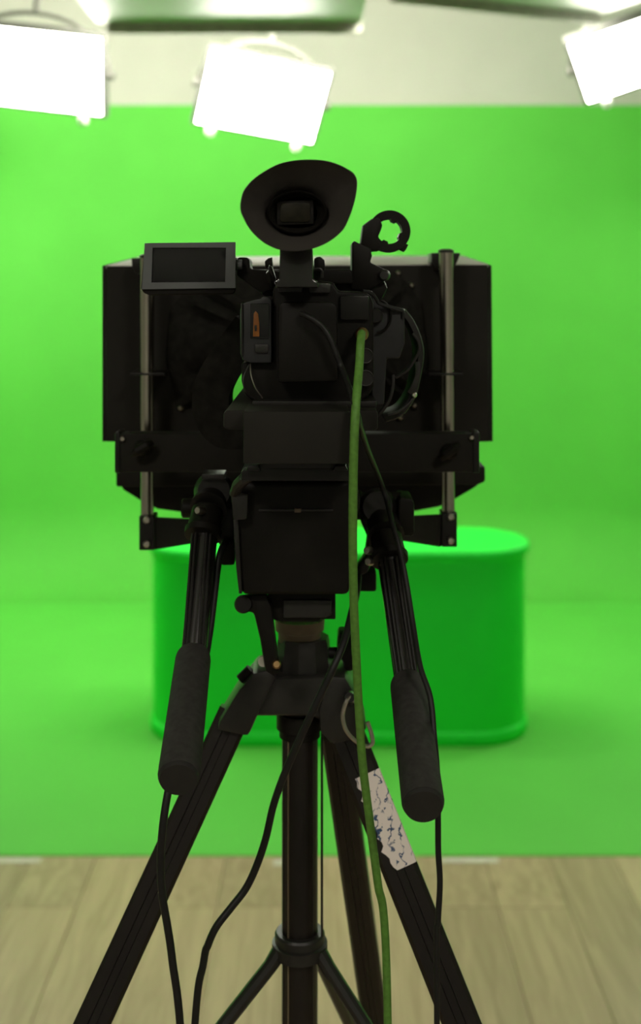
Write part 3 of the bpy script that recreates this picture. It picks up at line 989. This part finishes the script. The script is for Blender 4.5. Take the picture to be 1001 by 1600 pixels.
def ribbon(path, widths, thick, bm=None):
    """flat strap along path, wide along the camera's long axis"""
    pts = [Vector(p) for p in path]
    bm = bmesh.new()
    fr = frames(pts)
    rings = []
    for i, p in enumerate(pts):
        t = fr[i][0]
        wv = Vector((0, 1, 0)) - t * t.y
        wv.normalize()
        n = t.cross(wv)
        w = widths[i] if isinstance(widths, list) else widths
        rings.append([bm.verts.new(p + wv * a * w + n * b * thick) for a, b in ((-1, -.6), (-.92, -1), (.92, -1), (1, -.6), (1, .6), (.92, 1), (-.92, 1), (-1, .6))])
    for A, B in zip(rings, rings[1:]):
        for j in range(8):
            bm.faces.new((A[j], A[(j + 1) % 8], B[(j + 1) % 8], B[j]))
    bm.faces.new(list(reversed(rings[0])))
    bm.faces.new(rings[-1])
    bmesh.ops.recalc_face_normals(bm, faces=bm.faces)
    return bm


hs = obj('hand_strap', ribbon(spline([P(626, 486, 1.16), P(638, 502, 1.16), P(648, 524, 1.16), P(653, 550, 1.16), P(648, 585, 1.16), P(640, 615, 1.16), P(622, 640, 1.16), P(598, 650, 1.16)], 6), .030, .0035), M['strap_leather'], gr, 50)
obj('strap_edge', ribbon(spline([P(645, 522, 1.125), P(653, 534, 1.123), P(654, 548, 1.122), P(645, 566, 1.122), P(636, 578, 1.122), P(618, 590, 1.123)], 6), .004, .0012), M['strap_leather'], gr, 50)
obj('strap_edge', ribbon(spline([P(651, 566, 1.125), P(652, 584, 1.123), P(646, 602, 1.122), P(640, 612, 1.124)], 6), .004, .0022), M['strap_leather'], gr, 50)
obj('strap_edge', ribbon(spline([P(614, 586, 1.118), P(613, 606, 1.116), P(608, 624, 1.116), P(598, 640, 1.118), P(588, 650, 1.12)], 6), .004, .0014), M['strap_leather'], gr, 50)
obj('strap_edge', ribbon(spline([P(648, 618, 1.13), P(636, 632, 1.126), P(622, 643, 1.124), P(606, 648, 1.124)], 6), .004, .0010), M['strap_leather'], gr, 50)
obj('strap_stud', rod(P(628, 531, 1.115), P(628, 531, 1.109), [(0, .0022), (.6, .0022), (1, .0012)], 10), M['bolt_steel'], gr)
obj('strap_stud', rod(P(647, 617, 1.13), P(647, 617, 1.122), [(0, .0028), (.6, .0028), (1, .0016)], 10), M['bolt_steel'], gr)
# lens barrel reaching into the hood
lc = P(486, 548, 1.10)
obj('lens', rod((lc.x, 1.30, lc.z), (lc.x, 1.47, lc.z), [(0, .046), (.25, .046), (.27, .043), (.6, .043), (.62, .047), (1, .048)], 36), M['black_plastic'], vc)
# carrying handle over the body
hd = obj('top_handle', prism([(392, 421), (548, 421), (552, 428), (552, 444), (392, 444)], 1.15, .20, .006, 3), M['black_plastic'], vc)
obj('handle_foot', prism([(392, 432), (424, 428), (430, 470), (410, 462)], 1.14, .06, .004), M['black_plastic'], hd)
obj('handle_foot', prism([(520, 428), (600, 436), (606, 450), (596, 470), (520, 470)], 1.16, .07, .004), M['black_plastic'], hd)
obj('handle_knob', rod(P(426, 412, 1.13), P(414, 413, 1.13), [(0, .006), (.5, .0055), (1, .003)], 16), M['black_plastic'], hd)
obj('handle_knob', prism([(490, 403), (500, 400), (507, 406), (508, 424), (490, 426)], 1.12, .03, .003), M['black_plastic'], hd)
obj('shoe_rail', tube(spline([P(488, 421, 1.10), P(498, 420, 1.10), P(503, 424, 1.10), P(503, 434, 1.10)], 4), .0013, 8), M['dark_casting'], hd)
obj('focus_ring', rod(P(422, 428, 1.09), P(428, 426, 1.09), [(0, .006), (.5, .008), (1, .006)], 16), M['dark_casting'], hd)
obj('focus_ring', rod(P(418, 438, 1.09), P(428, 436, 1.09), [(0, .007), (.5, .009), (1, .007)], 16), M['black_plastic'], hd)
# viewfinder: neck, tube, eyecup
vf = obj('viewfinder', prism([(437, 385), (488, 385), (489, 436), (497, 440), (497, 450), (430, 450), (430, 440), (436, 436)], 1.005, .06, .004, 3), M['gloss_black'], vc)
obj('finder_tube', rod(P(462, 326, .985), P(466, 345, 1.16), [(0, .026), (.15, .029), (.5, .030), (1, .027)], 28), M['black_plastic'], vf)
out_px = [(375, 326), (378, 303.5), (385, 291), (397.5, 278), (417, 265), (436, 255.6), (458, 250.8), (484, 249), (509.5, 251), (528.6, 257), (544.6, 265), (554, 273), (558, 283), (556.8, 300), (552.6, 319.5), (546, 339), (536.6, 358), (522, 372), (506, 382), (487, 389), (468, 392.4), (445.5, 392), (426, 386.7), (407, 375.5), (391, 359.5), (381.5, 343.5)]
ED = .935
op = [Vector(p) for p in [(x, y, 0) for x, y in out_px]]
smooth_px = []
n = len(op)
for i in range(n):
    a, b, c, d = op[i - 1], op[i], op[(i + 1) % n], op[(i + 2) % n]
    for k in range(3):
        t = k / 3
        smooth_px.append(0.5 * ((2 * b) + (c - a) * t + (2 * a - 5 * b + 4 * c - d) * t * t + (3 * b - a - 3 * c + d) * t ** 3))
ctr = Vector((463, 329, 0))


def cup_ring(f, dep, oval=None):
    """f=1 outer rim, f=0 inner oval"""
    out = []
    for q in smooth_px:
        a = math.atan2(q.y - ctr.y, q.x - ctr.x)
        inn_ = Vector((ctr.x + 47 * math.cos(a), ctr.y + 34 * math.sin(a), 0))
        r = inn_ + (q - inn_) * f
        out.append(P(r.x, r.y, dep) if dep <= ED + 1e-6 else (lambda p: Vector((p.x, dep, p.z)))(P(r.x, r.y, ED)))
    return out


rg = [cup_ring(0, ED + .035), cup_ring(.04, ED + .028), cup_ring(.25, ED + .021), cup_ring(.5, ED + .014), cup_ring(.75, ED + .007), cup_ring(.93, ED + .001), cup_ring(.98, ED - .001),
      cup_ring(1.0, ED + .0005), cup_ring(.995, ED + .003), cup_ring(.75, ED + .012), cup_ring(.45, ED + .022), cup_ring(.15, ED + .034), cup_ring(.05, ED + .06)]
ey = obj('eyecup', loft(rg, False, True), M['eyecup_rubber'], vf, 60)
oval = lambda s, dep, rx=47, ry=34: [(lambda p: Vector((p.x, dep, p.z)))(P(ctr.x + s * rx * math.cos(a), ctr.y + s * ry * math.sin(a), ED)) for a in [2 * math.pi * k / 40 for k in range(40)]]
obj('eyecup_lip', loft([oval(1.02, ED + .036), oval(1.03, ED + .022), oval(.97, ED + .0195), oval(.90, ED + .022), oval(.88, ED + .036)]), M['black_plastic'], ey, 60)
obj('eyepiece', loft([oval(.93, ED + .030), oval(.70, ED + .034), oval(.66, ED + .042)], False, True), M['black_plastic'], vf, 50)
obj('finder_screen', prism([(437, 322), (440, 317), (482, 316), (485, 320), (484, 345), (480, 347), (440, 347), (437, 344)], ED + .028, .004, .001), M['finder_glass'], vf)
obj('finder_bezel', prism([(432, 314), (490, 312), (490, 350), (432, 352)], ED + .0295, .006, .001), M['black_plastic'], vf)
# flip-out screen
lcd = obj('flip_screen', prism([(225.5, 382), (230, 379.5), (367.5, 378), (368, 455), (364, 460), (232, 461.5), (223, 457), (220, 450)], 1.115, .013, .003, 3, back=.985), M['black_plastic'], vc)
obj('bezel', ring_panel([(226, 380), (367.5, 378.5), (367.5, 450), (221.5, 452)], [(238, 387), (353, 387), (351.5, 440.5), (236.5, 441.5)], 1.1125, .004), M['grey_bezel'], lcd)
obj('display', prism([(237, 386), (354, 386), (353, 442), (235.5, 442.5)], 1.1145, .002, .0003), M['lcd_glass'], lcd)
obj('screen_hinge', rod(P(358, 413, 1.122), P(378, 413, 1.122), [(0, .005), (.15, .006), (.6, .006), (.65, .0045), (1, .0045)], 18), M['grey_bezel'], lcd)
obj('hinge_arm', prism([(369, 404), (374, 402), (386, 402), (390, 406), (391, 420), (440, 424), (440, 446), (410, 458), (396, 450), (374, 434), (369, 430)], 1.13, .04, .004), M['black_plastic'], vc)
# microphone holder ring
mh = obj('microphone_holder', prism([(549, 380), (553, 376), (560, 380), (579, 388), (581, 400), (578, 410), (604, 422), (598, 442), (574, 454), (549, 452)], 1.155, .05, .003), M['black_plastic'], vc)
obj('clamp_arm', prism([(562, 386), (566, 352), (580, 342), (592, 338), (598, 352), (590, 372), (598, 388), (590, 392), (578, 392)], 1.16, .03, .003), M['black_plastic'], mh)
rc = P(608, 361.5, 1.165)
bm = bmesh.new()
ro, ri = .0200, .0120
ang = [2 * math.pi * k / 64 for k in range(64)]


def notch(a):
    k = (a - math.radians(20)) % (math.pi / 2)
    return ri - (.0022 if abs(k - math.pi / 4) < .24 else 0)


rr = [[rc + Vector((ro * math.cos(a), -.004, ro * math.sin(a))) for a in ang],
      [rc + Vector((ro * math.cos(a), .02, ro * math.sin(a))) for a in ang],
      [rc + Vector((notch(a) * math.cos(a), .02, notch(a) * math.sin(a))) for a in ang],
      [rc + Vector((notch(a) * math.cos(a), -.004, notch(a) * math.sin(a))) for a in ang]]
rr.append(rr[0])
bm.free()
bm = loft(rr, False, False)
bmesh.ops.remove_doubles(bm, verts=bm.verts, dist=1e-6)
obj('ring_clamp', bm, M['black_plastic'], mh, 40)
obj('ring_screw', rod(P(632, 380, 1.17), P(626, 392, 1.17), [(0, .004), (.6, .004), (1, .003)], 12), M['black_metal'], mh)
obj('clamp_screw', rod(P(600, 430, 1.16), P(600, 430, 1.148), [(0, .006), (.6, .006), (1, .004)], 12), M['dark_casting'], mh)
# shoulder strap hanging in a loop on the left
obj('shoulder_strap', ribbon(spline([P(394, 510, 1.20), P(373, 538, 1.20), P(356, 563, 1.20), P(341, 588, 1.20), P(333, 612, 1.20), P(335, 642, 1.20), P(352, 666, 1.20), P(388, 668, 1.20)], 8),
                             .030, .0178), M['black_cloth'], vc, 60)

# ------------------------------------------------------------------ cables
FZ = .0075


def cable(name, pts, r, m, label, n=8, seg=10):
    p = spline(pts, n)
    return single(name, tube(p, r, seg), m, label, 'cable', p[-1], smooth=60)


gc_ = [P(565, 521, 1.035), P(564.5, 523, 1.018), P(563, 536, 1.005), P(561, 570, .995), P(556, 630, .97), P(553, 690, .965), P(551.5, 760, .97), P(551, 850, .98), P(552.5, 940, .99), P(556, 1020, 1.0), P(560, 1100, 1.01),
       P(566, 1190, 1.02), P(577, 1280, 1.03), P(590, 1380, 1.04), P(602, 1470, 1.05)]
gc_ += [Vector((.065, 1.06, .9)), Vector((.10, 1.06, .5)), Vector((.14, 1.04, .18)), Vector((.20, .98, .03)), Vector((.32, .88, FZ)), Vector((.6, .7, FZ)), Vector((1.0, .5, FZ))]
cable('green_cable', gc_, .0036, M['green_cable'], 'green braided cable plugged into the camera back, hanging to the floor')
bc = [P(470, 490, 1.024), P(480, 494, 1.020), P(493, 502, 1.018), P(507, 515, 1.018), P(517, 532, 1.017), P(525, 553, 1.017), P(534, 576, 1.016), P(545, 605, .99), P(556, 640, .968), P(563, 668, 1.0), P(574, 702, 1.08), P(590, 742, 1.17), P(602, 775, 1.19), P(611, 812, 1.165), P(622, 850, 1.15), P(633, 900, 1.14), P(645, 975, 1.115),
      P(656, 1040, 1.085), P(672, 1090, 1.065), P(678, 1150, 1.05), P(683, 1210, 1.03), P(684, 1270, 1.02), P(684.5, 1330, 1.02), P(687, 1380, 1.02), P(684, 1440, 1.02), P(682, 1500, 1.02)]
bc += [Vector((.10, 1.02, .9)), Vector((.11, 1.0, .5)), Vector((.13, .95, .16)), Vector((.22, .85, .03)), Vector((.38, .72, FZ)), Vector((.9, .45, FZ))]
cable('black_cable', bc, .0026, M['black_cable'], 'thin black cable running from the camera back along the right pan handle to the floor')
cc = [P(560, 900, 1.235), P(557, 925, 1.215), P(549, 958, 1.19), P(538, 1000, 1.165), P(522, 1040, 1.15), P(504, 1078, 1.148), P(484, 1120, 1.148), P(461, 1170, 1.155), P(440, 1220, 1.16), P(426, 1262, 1.16), P(415, 1310, 1.16),
      P(401, 1352, 1.16), P(384, 1388, 1.16), P(361, 1418, 1.155), P(338, 1448, 1.15), P(325, 1476, 1.15), P(318, 1503, 1.15)]
cc += [Vector((-.120, 1.15, .98)), Vector((-.132, 1.13, .6)), Vector((-.13, 1.05, .2)), Vector((-.15, .95, .03)), Vector((-.28, .8, FZ)), Vector((-.6, .5, FZ))]
cable('black_cable', cc, .0036, M['black_cable'], 'black cable crossing the tripod shoulder diagonally, then curving down left of the centre column')
lcb = [P(352, 846, 1.205), P(345, 862, 1.185), P(340, 885, 1.175), P(334, 935, 1.16), P(327, 990, 1.145), P(318, 1040, 1.14), P(300, 1110, 1.12), P(278, 1180, 1.10), P(264, 1230, 1.08), P(255, 1285, 1.07), P(251, 1340, 1.07), P(253, 1395, 1.07), P(262, 1450, 1.07), P(269, 1500, 1.07)]
lcb += [Vector((-.122, 1.07, 1.03)), Vector((-.112, 1.06, .8)), Vector((-.115, 1.05, .45)), Vector((-.14, 1.0, .16)), Vector((-.22, .9, .03)), Vector((-.4, .75, FZ)), Vector((-.9, .6, FZ))]
cable('black_cable', lcb, .0035, M['black_cable'], 'black cable hanging down from behind the left pan handle grip')

for o in list(S.objects):
    if '_at' in o:
        del o['_at']
